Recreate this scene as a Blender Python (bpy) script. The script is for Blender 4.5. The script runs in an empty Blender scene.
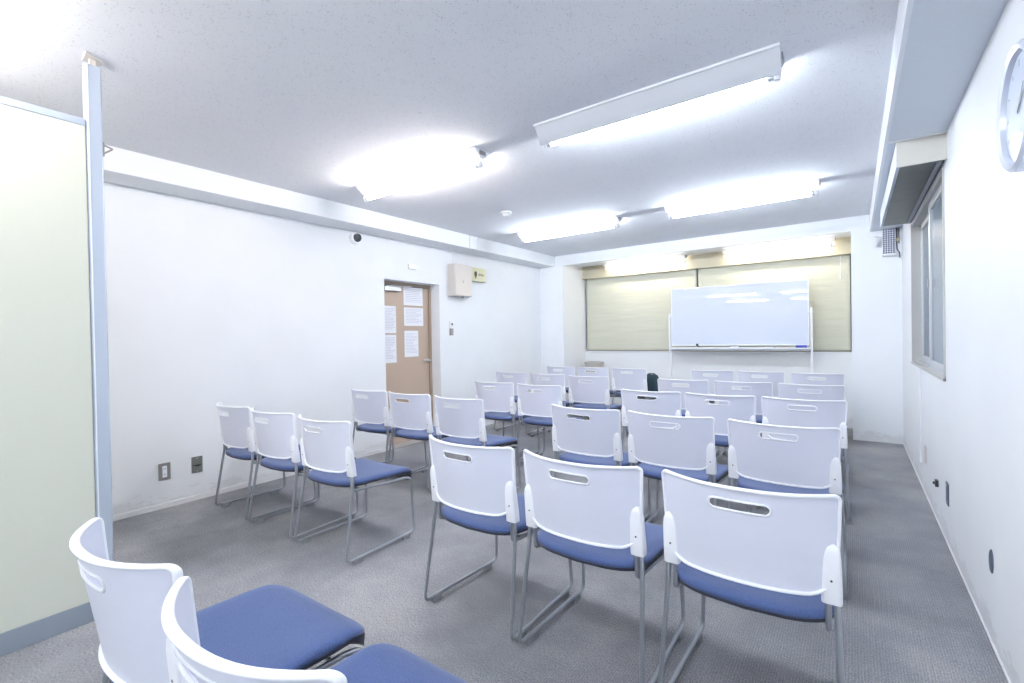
import bpy, bmesh, math, random
from mathutils import Vector, Matrix
from mathutils.geometry import delaunay_2d_cdt
random.seed(7)
PI = math.pi
sc = bpy.context.scene
col = sc.collection
link = col.objects.link

# ---------------------------------------------------------------- camera
CAM_F, CAM_YAW, CAM_PITCH, CAM_ROLL, CAM_H = 469.57, 36.012, -0.54, -1.019, 1.2
cam_data = bpy.data.cameras.new('camera')
cam = bpy.data.objects.new('camera', cam_data); link(cam)
cam_data.sensor_fit = 'HORIZONTAL'; cam_data.sensor_width = 36.0
cam_data.lens = CAM_F / 1024 * 36.0
cam_data.clip_start = 0.02
ya, pa, ra = map(math.radians, (CAM_YAW, CAM_PITCH, CAM_ROLL))
fw = Vector((-math.sin(ya)*math.cos(pa), math.cos(ya)*math.cos(pa), math.sin(pa)))
rt = Vector((math.cos(ya), math.sin(ya), 0)); up = rt.cross(fw)
r2 = rt*math.cos(ra) + up*math.sin(ra); u2 = -rt*math.sin(ra) + up*math.cos(ra)
m = Matrix((r2, u2, -fw)).transposed().to_4x4(); m.translation = Vector((0, 0, CAM_H))
cam.matrix_world = m
sc.camera = cam

# ---------------------------------------------------------------- world, exposure
w = bpy.data.worlds.new('world'); sc.world = w; w.use_nodes = True
bgn = w.node_tree.nodes['Background']
bgn.inputs[0].default_value = (0.50, 0.62, 0.80, 1); bgn.inputs[1].default_value = 0.16
sc.view_settings.view_transform = 'Standard'; sc.view_settings.look = 'None'
sc.view_settings.gamma = 1; sc.view_settings.use_curve_mapping = False
sc.view_settings.exposure = 1.10
sc.cycles.max_bounces = 10; sc.cycles.diffuse_bounces = 8
sc.cycles.glossy_bounces = 4
sc.cycles.sample_clamp_indirect = 6
TUBE = 62.0          # radiance of the fluorescent tubes
COOL = (0.85, 0.925, 1.0); WARM = (1.0, 0.925, 0.885); CREAM = (1.0, 0.90, 0.74)

# ---------------------------------------------------------------- materials
def mat(name, color, rough=0.5, metal=0.0, noise=None, bump=None, spec=0.5):
    """noise = (scale, amount); bump = (scale, strength)"""
    M = bpy.data.materials.new(name); M.use_nodes = True
    nt = M.node_tree; b = nt.nodes['Principled BSDF']
    b.inputs['Base Color'].default_value = (*color, 1)
    b.inputs['Roughness'].default_value = rough
    b.inputs['Metallic'].default_value = metal
    b.inputs['Specular IOR Level'].default_value = spec
    tc = nt.nodes.new('ShaderNodeTexCoord')
    if noise:
        n = nt.nodes.new('ShaderNodeTexNoise'); n.inputs['Scale'].default_value = noise[0]
        n.inputs['Detail'].default_value = 4
        nt.links.new(tc.outputs['Object'], n.inputs['Vector'])
        mx = nt.nodes.new('ShaderNodeMix'); mx.data_type = 'RGBA'
        a = noise[1]
        mx.inputs[6].default_value = (*[max(0, c*(1-a)) for c in color], 1)
        mx.inputs[7].default_value = (*[min(1, c*(1+a)) for c in color], 1)
        nt.links.new(n.outputs['Fac'], mx.inputs[0]); nt.links.new(mx.outputs[2], b.inputs['Base Color'])
    if bump:
        n = nt.nodes.new('ShaderNodeTexNoise'); n.inputs['Scale'].default_value = bump[0]
        n.inputs['Detail'].default_value = 3
        nt.links.new(tc.outputs['Object'], n.inputs['Vector'])
        bp = nt.nodes.new('ShaderNodeBump'); bp.inputs['Strength'].default_value = bump[1]
        bp.inputs['Distance'].default_value = 0.004
        nt.links.new(n.outputs['Fac'], bp.inputs['Height']); nt.links.new(bp.outputs['Normal'], b.inputs['Normal'])
    return M

def emit(name, color, strength):
    M = bpy.data.materials.new(name); M.use_nodes = True; nt = M.node_tree
    nt.nodes.remove(nt.nodes['Principled BSDF'])
    e = nt.nodes.new('ShaderNodeEmission'); e.inputs[0].default_value = (*color, 1); e.inputs[1].default_value = strength
    nt.links.new(e.outputs[0], nt.nodes['Material Output'].inputs[0]); return M

def ramp(nt, src, stops):
    r = nt.nodes.new('ShaderNodeValToRGB')
    r.color_ramp.elements[0].position = stops[0][0]; r.color_ramp.elements[0].color = (*stops[0][1], 1)
    r.color_ramp.elements[1].position = stops[-1][0]; r.color_ramp.elements[1].color = (*stops[-1][1], 1)
    for p, c in stops[1:-1]:
        e = r.color_ramp.elements.new(p); e.color = (*c, 1)
    nt.links.new(src, r.inputs[0]); return r.outputs[0]

def mathn(nt, op, a, b=None, c=None):
    n = nt.nodes.new('ShaderNodeMath'); n.operation = op
    for i, v in enumerate((a, b, c)):
        if v is None: continue
        if isinstance(v, (int, float)): n.inputs[i].default_value = v
        else: nt.links.new(v, n.inputs[i])
    return n.outputs[0]

def mixc(nt, fac, a, b, mode='MIX'):
    n = nt.nodes.new('ShaderNodeMix'); n.data_type = 'RGBA'; n.blend_type = mode
    for s, v in ((0, fac), (6, a), (7, b)):
        if isinstance(v, (int, float)): n.inputs[s].default_value = v
        elif isinstance(v, tuple): n.inputs[s].default_value = (*v, 1)
        else: nt.links.new(v, n.inputs[s])
    return n.outputs[2]

def noise(nt, vec, scale, detail=3, rough=0.5):
    n = nt.nodes.new('ShaderNodeTexNoise'); n.inputs['Scale'].default_value = scale
    n.inputs['Detail'].default_value = detail; n.inputs['Roughness'].default_value = rough
    nt.links.new(vec, n.inputs['Vector']); return n.outputs['Fac']

def mapping(nt, vec, scale):
    n = nt.nodes.new('ShaderNodeMapping'); n.inputs['Scale'].default_value = scale
    nt.links.new(vec, n.inputs['Vector']); return n.outputs[0]

def base(name, rough=0.6, spec=0.3):
    M = bpy.data.materials.new(name); M.use_nodes = True; nt = M.node_tree
    b = nt.nodes['Principled BSDF']; b.inputs['Roughness'].default_value = rough
    b.inputs['Specular IOR Level'].default_value = spec
    tc = nt.nodes.new('ShaderNodeTexCoord'); return M, nt, b, tc.outputs['Object']

def carpet_mat():
    M, nt, b, v = base('grey_ribbed_carpet', 0.95, 0.1)
    ribs = nt.nodes.new('ShaderNodeTexWave'); ribs.wave_type = 'BANDS'; ribs.bands_direction = 'X'
    ribs.inputs['Scale'].default_value = 34; ribs.inputs['Distortion'].default_value = 1.2
    ribs.inputs['Detail'].default_value = 2; ribs.inputs['Detail Scale'].default_value = 6
    nt.links.new(v, ribs.inputs['Vector'])
    fine = noise(nt, mapping(nt, v, (260, 120, 100)), 1, 2)
    worn = noise(nt, v, 1.3, 5, 0.62)
    c = ramp(nt, fine, [(0.30, (0.195, 0.200, 0.215)), (0.70, (0.430, 0.432, 0.450))])
    c = mixc(nt, mathn(nt, 'MULTIPLY', ribs.outputs['Fac'], 0.32), c, (0.13, 0.135, 0.15))
    c2 = mixc(nt, 0.75, c, ramp(nt, worn, [(0.35, (0.70, 0.69, 0.71)), (0.5, (0.98, 0.98, 1.0)), (0.64, (1.38, 1.33, 1.30))]), 'MULTIPLY')
    # a pale worn streak crossing the floor between the two blocks of chairs
    nt.links.new(c2, b.inputs['Base Color'])
    bp = nt.nodes.new('ShaderNodeBump'); bp.inputs['Strength'].default_value = 0.5; bp.inputs['Distance'].default_value = 0.003
    nt.links.new(mathn(nt, 'ADD', ribs.outputs['Fac'], fine), bp.inputs['Height']); nt.links.new(bp.outputs[0], b.inputs['Normal'])
    return M

def ceiling_mat():
    M, nt, b, v = base('pitted_ceiling_board', 0.9, 0.2)
    wv = mapping(nt, v, (1.0, 0.80, 1))
    vo = nt.nodes.new('ShaderNodeTexVoronoi'); vo.inputs['Scale'].default_value = 88
    nt.links.new(wv, vo.inputs['Vector'])
    big = noise(nt, wv, 22, 3)
    thr = mathn(nt, 'MULTIPLY_ADD', big, 0.55, -0.070)
    pit = mathn(nt, 'LESS_THAN', vo.outputs['Distance'], thr)
    tint = noise(nt, v, 1.5, 3)
    c = ramp(nt, tint, [(0.3, (0.80, 0.815, 0.850)), (0.7, (0.84, 0.852, 0.880))])
    c = mixc(nt, mathn(nt, 'MULTIPLY', pit, 0.55), c, (0.52, 0.53, 0.55))
    nt.links.new(c, b.inputs['Base Color'])
    return M

def wall_mat(name='white_wall_paint', color=(0.855, 0.875, 0.90), dirt=True):
    M, nt, b, v = base(name, 0.55, 0.25)
    n1 = noise(nt, v, 2.2, 5)
    c = ramp(nt, n1, [(0.3, tuple(x*0.965 for x in color)), (0.7, color)])
    if dirt:   # scuffs along the foot of the wall
        sep = nt.nodes.new('ShaderNodeSeparateXYZ'); nt.links.new(v, sep.inputs[0])
        n2 = noise(nt, mapping(nt, v, (3.0, 3.0, 9.0)), 1.6, 6, 0.7)
        low = mathn(nt, 'LESS_THAN', mathn(nt, 'MULTIPLY_ADD', n2, -0.45, mathn(nt, 'ADD', sep.outputs[2], 0.0)), -0.155)
        n3 = noise(nt, v, 18, 5, 0.7)
        f = mathn(nt, 'MULTIPLY', low, mathn(nt, 'MULTIPLY', n3, 0.42))
        c = mixc(nt, f, c, (0.50, 0.47, 0.45))
    nt.links.new(c, b.inputs['Base Color'])
    n4 = noise(nt, v, 90, 2)
    bp = nt.nodes.new('ShaderNodeBump'); bp.inputs['Strength'].default_value = 0.12; bp.inputs['Distance'].default_value = 0.002
    nt.links.new(n4, bp.inputs['Height']); nt.links.new(bp.outputs[0], b.inputs['Normal'])
    return M

def fabric_mat(name, c0, c1):
    M, nt, b, v = base(name, 0.9, 0.15)
    b.inputs['Sheen Weight'].default_value = 0.25; b.inputs['Sheen Roughness'].default_value = 0.5
    f = noise(nt, v, 420, 2)
    g = noise(nt, v, 5, 3)
    c = ramp(nt, f, [(0.35, c0), (0.65, c1)])
    c = mixc(nt, mathn(nt, 'MULTIPLY', g, 0.18), c, tuple(x*0.7 for x in c0))
    nt.links.new(c, b.inputs['Base Color'])
    bp = nt.nodes.new('ShaderNodeBump'); bp.inputs['Strength'].default_value = 0.25; bp.inputs['Distance'].default_value = 0.001
    nt.links.new(f, bp.inputs['Height']); nt.links.new(bp.outputs[0], b.inputs['Normal'])
    return M

def blind_mat():
    M, nt, b, v = base('cream_roller_cloth', 0.75, 0.2)
    fx = noise(nt, mapping(nt, v, (1.2, 1.2, 60)), 2, 3)
    wv = noise(nt, mapping(nt, v, (0.5, 0.5, 4.5)), 2, 2)
    c = ramp(nt, fx, [(0.3, (0.60, 0.60, 0.50)), (0.7, (0.66, 0.66, 0.56))])
    nt.links.new(c, b.inputs['Base Color'])
    bp = nt.nodes.new('ShaderNodeBump'); bp.inputs['Strength'].default_value = 0.35; bp.inputs['Distance'].default_value = 0.02
    nt.links.new(mathn(nt, 'ADD', wv, mathn(nt, 'MULTIPLY', fx, 0.15)), bp.inputs['Height']); nt.links.new(bp.outputs[0], b.inputs['Normal'])
    return M

def glass_mat():
    M = bpy.data.materials.new('frosted_window_glass'); M.use_nodes = True; nt = M.node_tree
    b = nt.nodes['Principled BSDF']
    b.inputs['Base Color'].default_value = (0.33, 0.44, 0.55, 1); b.inputs['Roughness'].default_value = 0.2
    b.inputs['Transmission Weight'].default_value = 0.75; b.inputs['IOR'].default_value = 1.45
    return M

M_carpet = carpet_mat(); M_ceil = ceiling_mat(); M_wall = wall_mat(); M_wallc = wall_mat('white_plaster', (0.855, 0.875, 0.90), False)
M_soffit = mat('smooth_soffit_paint', (0.72, 0.765, 0.82), 0.75, noise=(60, 0.03))
M_trim = mat('white_trim_paint', (0.84, 0.86, 0.90), 0.4, noise=(3, 0.02))
M_skirt = mat('pale_vinyl_skirting', (0.80, 0.80, 0.81), 0.5, noise=(5, 0.05))
M_blind = blind_mat()
M_beige = mat('beige_painted_board', (0.50, 0.465, 0.355), 0.55, noise=(4, 0.05))
M_beige2 = mat('pale_beige_board', (0.60, 0.585, 0.53), 0.5, noise=(4, 0.04))
M_boxshade = mat('curtain_box_shade', (0.085, 0.095, 0.085), 0.42, 0.2, noise=(9, 0.45))  # dark mottled colour stands in for shade inside the open-bottomed box
M_housing_shade = mat('shaded_housing_enamel', (0.64, 0.66, 0.70), 0.6, noise=(8, 0.01))  # enamel greyed to paint in the near housing's unlit slope
M_white = mat('white_enamel', (0.85, 0.86, 0.88), 0.35, noise=(8, 0.01))
M_plastic = mat('white_chair_plastic', (0.70, 0.72, 0.82), 0.42, noise=(40, 0.012), bump=(500, 0.05))
M_plrim = mat('white_chair_plastic_edge', (0.86, 0.87, 0.91), 0.35, noise=(40, 0.01))
M_seat = fabric_mat('blue_seat_fabric', (0.046, 0.076, 0.190), (0.082, 0.122, 0.272))
M_shell = mat('dark_seat_shell', (0.030, 0.034, 0.055), 0.5, noise=(20, 0.1))
M_tube = mat('silver_steel_tube', (0.42, 0.44, 0.48), 0.34, 0.8, noise=(12, 0.04))
M_glide = mat('grey_nylon_glide', (0.30, 0.31, 0.33), 0.5, noise=(20, 0.05))
M_dark = mat('dark_plastic', (0.03, 0.03, 0.035), 0.35, noise=(20, 0.1))
M_grey = mat('grey_plastic', (0.36, 0.37, 0.40), 0.5, noise=(20, 0.04))
M_alu = mat('aluminium', (0.62, 0.64, 0.67), 0.38, 0.6, noise=(10, 0.03))
M_post = mat('pale_blue_grey_enamel', (0.50, 0.56, 0.65), 0.35, 0.2, noise=(3, 0.03))
M_panel = mat('pale_green_partition_cloth', (0.66, 0.67, 0.575), 0.85, noise=(260, 0.04), bump=(400, 0.15))
M_pskirt = mat('grey_blue_partition_skirting', (0.27, 0.31, 0.36), 0.5, noise=(6, 0.06))
M_door = mat('tan_door_paint', (0.50, 0.385, 0.30), 0.45, noise=(3, 0.04))
M_doorfr = mat('brown_door_frame_paint', (0.40, 0.305, 0.235), 0.45, noise=(3, 0.04))
M_paper = mat('white_paper', (0.84, 0.85, 0.89), 0.7, noise=(20, 0.01))
M_ink = mat('grey_print', (0.55, 0.56, 0.66), 0.7, noise=(300, 0.3))
M_ink2 = mat('dark_print', (0.09, 0.10, 0.08), 0.7, noise=(90, 0.2))
M_sign = mat('cream_sign_plastic', (0.70, 0.68, 0.47), 0.4, noise=(6, 0.03))
M_cab = mat('beige_steel_cabinet', (0.66, 0.62, 0.575), 0.32, 0.1, noise=(4, 0.03))
M_board = mat('white_glossy_board', (0.69, 0.735, 0.84), 0.03, noise=(2, 0.01), spec=0.32)
M_blue = mat('blue_felt_eraser', (0.05, 0.06, 0.35), 0.8, noise=(50, 0.1))
M_red = mat('pale_pink_marker', (0.75, 0.55, 0.55), 0.5, noise=(50, 0.05))
M_glass = glass_mat()
M_clockface = mat('pale_clock_face', (0.62, 0.68, 0.80), 0.3, noise=(16, 0.05))
M_clockrim = mat('silver_white_rim', (0.74, 0.78, 0.88), 0.25, 0.25, noise=(6, 0.03))
M_lens = mat('smoked_dome', (0.05, 0.06, 0.075), 0.08, noise=(10, 0.1))
M_plate = mat('brown_grey_metal_plate', (0.34, 0.315, 0.31), 0.4, 0.4, noise=(20, 0.08))
M_olive = mat('olive_grey_metal_plate', (0.24, 0.25, 0.23), 0.45, 0.4, noise=(20, 0.12))
M_dkplate = mat('dark_blue_grey_plate', (0.10, 0.125, 0.17), 0.5, noise=(20, 0.15))
M_grille = mat('blue_grey_grille_holes', (0.05, 0.07, 0.15), 0.6, noise=(20, 0.1))
M_bag = mat('dark_teal_bag_cloth', (0.014, 0.035, 0.048), 0.8, noise=(30, 0.4), bump=(60, 0.4))
M_bin = mat('grey_beige_plastic', (0.52, 0.49, 0.45), 0.5, noise=(6, 0.06))
M_out = mat('weathered_outside_wall', (0.42, 0.47, 0.52), 0.8, noise=(3, 0.1))

# ---------------------------------------------------------------- mesh helpers
def newbm(): return bmesh.new()

def bx(bm, x0, x1, y0, y1, z0, z1):
    v = [bm.verts.new(p) for p in ((x0,y0,z0),(x1,y0,z0),(x1,y1,z0),(x0,y1,z0),(x0,y0,z1),(x1,y0,z1),(x1,y1,z1),(x0,y1,z1))]
    for f in ((0,3,2,1),(4,5,6,7),(0,1,5,4),(1,2,6,5),(2,3,7,6),(3,0,4,7)): bm.faces.new([v[i] for i in f])
    return v

def prism(bm, pts, axis, a, b):
    """extrude closed 2-D polygon pts along axis (0 x, 1 y, 2 z) from a to b"""
    def P(p, t):
        return {0: (t, p[0], p[1]), 1: (p[0], t, p[1]), 2: (p[0], p[1], t)}[axis]
    A = [bm.verts.new(P(p, a)) for p in pts]; B = [bm.verts.new(P(p, b)) for p in pts]
    n = len(pts)
    for i in range(n): bm.faces.new((A[i], A[(i+1) % n], B[(i+1) % n], B[i]))
    bm.faces.new(A[::-1]); bm.faces.new(B)

def cyl(bm, p0, p1, r0, r1=None, n=16, caps=True):
    r1 = r0 if r1 is None else r1
    p0, p1 = Vector(p0), Vector(p1); d = (p1-p0).normalized()
    a = d.orthogonal().normalized(); b = d.cross(a)
    R = []
    for p, r in ((p0, r0), (p1, r1)):
        R.append([bm.verts.new(p + r*(math.cos(t)*a + math.sin(t)*b)) for t in [2*PI*i/n for i in range(n)]])
    for i in range(n): bm.faces.new((R[0][i], R[0][(i+1) % n], R[1][(i+1) % n], R[1][i]))
    if caps: bm.faces.new(R[0][::-1]); bm.faces.new(R[1])

def tube(bm, pts, r, n=8, closed=False, yk=1.0):
    pts = [Vector(p) for p in pts]; N = len(pts); rings = []; a = None
    for i, p in enumerate(pts):
        if closed: d = (pts[(i+1) % N] - pts[i-1]).normalized()
        else: d = (pts[min(i+1, N-1)] - pts[max(i-1, 0)]).normalized()
        if a is None: a = d.orthogonal().normalized()
        a = (a - d*a.dot(d)).normalized(); b = d.cross(a)
        ring = []
        for k in range(n):
            o_ = r*(math.cos(2*PI*k/n)*a + math.sin(2*PI*k/n)*b); o_.y *= yk; ring.append(bm.verts.new(p + o_))
        rings.append(ring)
    M_ = N if closed else N-1
    for i in range(M_):
        A, B = rings[i], rings[(i+1) % N]
        if closed and i == N-1:   # find best twist offset
            off = min(range(n), key=lambda o: sum((A[k].co-B[(k+o) % n].co).length for k in range(n)))
        else: off = 0
        for k in range(n): bm.faces.new((A[k], A[(k+1) % n], B[(k+1+off) % n], B[(k+off) % n]))
    if not closed: bm.faces.new(rings[0][::-1]); bm.faces.new(rings[-1])

def fillet(pts, r, seg=5):
    """round the corners of a 3-D polyline"""
    pts = [Vector(p) for p in pts]; out = [pts[0]]
    for i in range(1, len(pts)-1):
        p = pts[i]; a = pts[i-1]-p; b = pts[i+1]-p
        rr = min(r, a.length*0.48, b.length*0.48)
        s, e = p + a.normalized()*rr, p + b.normalized()*rr
        for k in range(seg+1):
            t = k/seg; out.append((1-t)**2*s + 2*t*(1-t)*p + t*t*e)
    out.append(pts[-1]); return out

def revolve(bm, prof, n=32, axis='Z', origin=(0,0,0)):
    """prof list of (radius, height)"""
    o = Vector(origin); rings = []
    def P(r, h, t):
        c, s = r*math.cos(t), r*math.sin(t)
        return o + (Vector((c, s, h)) if axis == 'Z' else Vector((h, c, s)) if axis == 'X' else Vector((c, h, s)))
    for r, h in prof:
        if r < 1e-6: rings.append([bm.verts.new(P(0, h, 0))])
        else: rings.append([bm.verts.new(P(r, h, 2*PI*i/n)) for i in range(n)])
    for A, B in zip(rings, rings[1:]):
        for i in range(n):
            a0, a1 = A[i % len(A)], A[(i+1) % len(A)]; b0, b1 = B[i % len(B)], B[(i+1) % len(B)]
            fs = []
            for q in (a0, a1, b1, b0):
                if q not in fs: fs.append(q)
            if len(fs) > 2: bm.faces.new(fs)

def obj(name, bm, m, parent=None, smooth=False, bevel=0, seg=2, angle=40):
    bmesh.ops.recalc_face_normals(bm, faces=bm.faces)
    me = bpy.data.meshes.new(name); bm.to_mesh(me); bm.free()
    for p in me.polygons: p.use_smooth = smooth
    if smooth:
        me.set_sharp_from_angle(angle=math.radians(angle))
    me.materials.append(m)
    o = bpy.data.objects.new(name, me); link(o)
    if parent: o.parent = parent
    if bevel:
        b = o.modifiers.new('bevel', 'BEVEL'); b.width = bevel; b.segments = seg; b.limit_method = 'ANGLE'; b.angle_limit = math.radians(40)
    return o

def box(name, m, dims, parent=None, bevel=0, **k):
    bm = newbm(); bx(bm, *dims); return obj(name, bm, m, parent, bevel=bevel, **k)

def tag(o, label=None, cat=None, group=None, kind=None):
    if label: o['label'] = label
    if cat: o['category'] = cat
    if group: o['group'] = group
    if kind: o['kind'] = kind
    return o

def thing(name, loc=(0,0,0), rz=0):
    o = bpy.data.objects.new(name, None); link(o); o.location = loc; o.rotation_euler = (0, 0, rz)
    o.empty_display_size = 0.05; return o

def struct(o): o['kind'] = 'structure'; return o

def copy_tree(o, parent=None):
    c = o.copy(); link(c); c.parent = parent
    for ch in list(o.children): copy_tree(ch, c)
    return c

# ---------------------------------------------------------------- room dimensions
XL, XR, YF, YB = -4.07, 0.419, -3.2, 6.392
H = 2.454
XA0, XA1, YA = -3.651, -0.012, 7.16          # alcove
T = 0.15
DY0, DY1, DH, DD = 3.283, 4.112, 1.852, 0.175  # doorway
WY0, WY1, WZ0, WZ1, WD = 3.56, 5.35, 0.908, 2.112, 0.10

struct(box('floor', M_carpet, (XL-0.4, XR+T, YF-T, YA+T, -0.1, 0)))
struct(box('ceiling', M_ceil, (XL-0.4, XR+T, YF-T, YA+T, H, H+0.12)))
# left wall with the doorway
bm = newbm()
bx(bm, XL-DD-0.06, XL, YF-T, DY0, 0, H); bx(bm, XL-DD-0.06, XL, DY1, YB+T, 0, H); bx(bm, XL-DD-0.06, XL, DY0, DY1, DH, H)
struct(obj('wall_left', bm, M_wall))
# right wall with the window opening
bm = newbm()
bx(bm, XR, XR+T, YF-T, WY0, 0, H); bx(bm, XR, XR+T, WY1, YB+T, 0, H)
bx(bm, XR, XR+T, WY0, WY1, 0, WZ0); bx(bm, XR, XR+T, WY0, WY1, WZ1, H)
struct(obj('wall_right', bm, M_wall))
# back wall: two piers, lintel, and the alcove behind
ZL = 2.299
bm = newbm()
bx(bm, XL, XA0, YB, YA+T, 0, H); bx(bm, XA1, XR, YB, YA+T, 0, H); bx(bm, XA0, XA1, YB, YB+0.12, ZL, H)
bx(bm, XA0, XA1, YB+0.12, YA, 2.345, H)
BZ0 = 0.94
bx(bm, XA0, XA1, YA-0.03, YA+T, 0, BZ0-0.006); bx(bm, XA0, XA1, YA+0.03, YA+T, BZ0-0.006, H)
struct(obj('wall_back', bm, M_wall))
struct(box('wall_front', M_wall, (XL, XR, YF-T, YF, 0, H)))

# baseboards
def baseboard(name, dims): return struct(box(name, M_skirt, dims, bevel=0.002))
bm = newbm(); bx(bm, XL, XL+0.006, YF, DY0-0.01, 0, 0.035); bx(bm, XL, XL+0.006, DY1+0.01, YB, 0, 0.035)
struct(obj('baseboard_left', bm, M_skirt))
baseboard('baseboard_right', (XR-0.006, XR, YF, YB, 0, 0.012))
bm = newbm(); bx(bm, XL, XA0, YB-0.006, YB, 0, 0.03); bx(bm, XA1, XR-0.01, YB-0.006, YB, 0, 0.015); bx(bm, XA0, XA1, YA-0.036, YA-0.03, 0, 0.03)
struct(obj('baseboard_back', bm, M_skirt))

# beam boxed in along the left wall
ZB = 2.294
struct(box('trim_1', M_wallc, (XL, -3.785, YF, YB, ZB, H), bevel=0.004))
bm = newbm(); bx(bm, -3.785, -3.776, 4.36, 4.375, ZB-0.004, H); bx(bm, -3.785, -3.779, 4.515, 4.53, ZB-0.004, H)
bx(bm, -3.90, -3.776, 4.36, 4.375, ZB-0.006, ZB)
struct(obj('trim_2', bm, M_trim))
# soffit along the right wall, with its white edge trim
XS, ZS = 0.157, 2.271
struct(box('trim_3', M_soffit, (XS+0.012, XR, YF, YB, ZS, H)))
bm = newbm(); bx(bm, XS-0.004, XS+0.012, YF, YB, ZS-0.004, H); bx(bm, XS+0.012, XR, 3.435, 3.460, ZS-0.006, ZS)
struct(obj('trim_4', bm, M_trim))

# ---------------------------------------------------------------- curtain box over the window
cb = thing('curtain_box', (0.31, 3.46, 2.124))
tag(cb, 'beige curtain box hanging from the soffit above the right-hand window', 'curtain box')
def rel(o, p):   # child meshes are written in world coordinates, then shifted to the thing's frame
    o.data.transform(Matrix.Translation(-Vector(p))); return o
CB = (0.31, 3.46, 2.124)
rel(box('end_panel', M_beige2, (0.207, XR, 3.46, 3.475, 2.124, ZS), cb), CB)
rel(box('front_panel', M_soffit, (0.207, 0.222, 3.475, 5.40, 2.124, ZS), cb), CB)
o = rel(box('underside', M_boxshade, (0.222, XR, 3.475, 5.40, 2.137, 2.152), cb), CB); o['label'] = 'dark panel painted as the shade inside the open box'
rel(box('curtain_track', M_grey, (0.385, 0.405, 3.53, 5.35, 2.125, 2.137), cb), CB)

# ---------------------------------------------------------------- window in the right wall
bm = newbm()
fx0, fx1 = XR+0.02, XR+WD
# lining of the opening
bx(bm, XR-0.008, fx1, WY0, WY0+0.02, WZ0, WZ1); bx(bm, XR-0.008, fx1, WY1-0.02, WY1, WZ0, WZ1)
bx(bm, XR-0.012, fx1, WY0, WY1, WZ0-0.0, WZ0+0.02); bx(bm, XR, fx1, WY0, WY1, WZ1-0.02, WZ1)
win = struct(obj('window_1', bm, mat('grey_beige_window_lining', (0.50, 0.495, 0.48), 0.5, noise=(6, 0.04)), bevel=0.001))
def sash(y0, y1, x):
    bm = newbm(); s = 0.045
    bx(bm, x, x+0.028, y0, y0+s, WZ0+0.02, WZ1-0.02); bx(bm, x, x+0.028, y1-s, y1, WZ0+0.02, WZ1-0.02)
    bx(bm, x, x+0.028, y0+s, y1-s, WZ0+0.02, WZ0+0.075); bx(bm, x, x+0.028, y0+s, y1-s, WZ1-0.065, WZ1-0.02)
    o = obj('window_frame', bm, M_alu, win, bevel=0.003)
    box('pane', M_glass, (x+0.011, x+0.017, y0+s, y1-s, WZ0+0.075, WZ1-0.065), o)
    return o
ymid = (WY0+WY1)/2
sash(WY0+0.02, ymid+0.02, XR+0.022); sash(ymid-0.02, WY1-0.02, XR+0.055)
box('window_track', M_alu, (XR+0.016, XR+0.092, WY0+0.02, WY1-0.02, WZ0+0.018, WZ0+0.026), win)
rail = box('window_lock', M_grey, (XR+0.012, XR+0.022, ymid-0.01, ymid+0.012, 1.50, 1.56), win, bevel=0.002)

# ---------------------------------------------------------------- door in the left wall
dx = XL-DD
bm = newbm()
bx(bm, dx-0.03, dx+0.03, DY0, DY0+0.035, 0, DH); bx(bm, dx-0.03, dx+0.03, DY1-0.035, DY1, 0, DH); bx(bm, dx-0.03, dx+0.03, DY0+0.035, DY1-0.035, DH-0.035, DH)
door = struct(obj('door_1', bm, M_doorfr, bevel=0.003))
box('door_leaf', M_door, (dx-0.02, dx+0.016, DY0+0.038, DY1-0.038, 0.004, DH-0.038), door, bevel=0.003)
bm = newbm()
hy = DY1-0.065
cyl(bm, (dx+0.016, hy, 0.935), (dx+0.024, hy, 0.935), 0.022, n=20)
cyl(bm, (dx+0.024, hy, 0.935), (dx+0.06, hy, 0.935), 0.009, n=12)
tube(bm, fillet([(dx+0.055, hy, 0.935), (dx+0.062, hy-0.02, 0.937), (dx+0.060, hy-0.105, 0.942)], 0.012), 0.009, n=10)
hd = obj('door_handle', bm, M_alu, door, smooth=True); hd['label'] = 'silver lever handle'
bm = newbm()
bx(bm, dx+0.016, dx+0.060, DY0+0.10, DY0+0.33, 1.745, 1.790)
tube(bm, [(dx+0.045, DY0+0.14, 1.797), (dx+0.075, DY0+0.36, 1.803), (dx+0.045, DY0+0.50, 1.812)], 0.007, n=8)
cyl(bm, (dx+0.045, DY0+0.14, 1.785), (dx+0.045, DY0+0.14, 1.805), 0.012, n=12)
o = obj('door_closer', bm, M_alu, door, bevel=0.002); o['label'] = 'silver door closer across the top of the leaf'
for z in (0.25, 1.55): 
    bm = newbm(); cyl(bm, (dx+0.02, DY0+0.037, z), (dx+0.02, DY0+0.037, z+0.1), 0.008, n=10); obj('hinge', bm, M_alu, door, smooth=True)
o = box('head_strip', mat('dark_grey_head_strip', (0.16, 0.18, 0.19), 0.5, noise=(12, 0.3)), (dx+0.017, dx+0.030, DY0+0.036, DY1-0.036, 1.812, 1.817), door)
box('threshold', M_alu, (XL-DD-0.03, XL, DY0, DY1, 0.0, 0.004), door)

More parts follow.
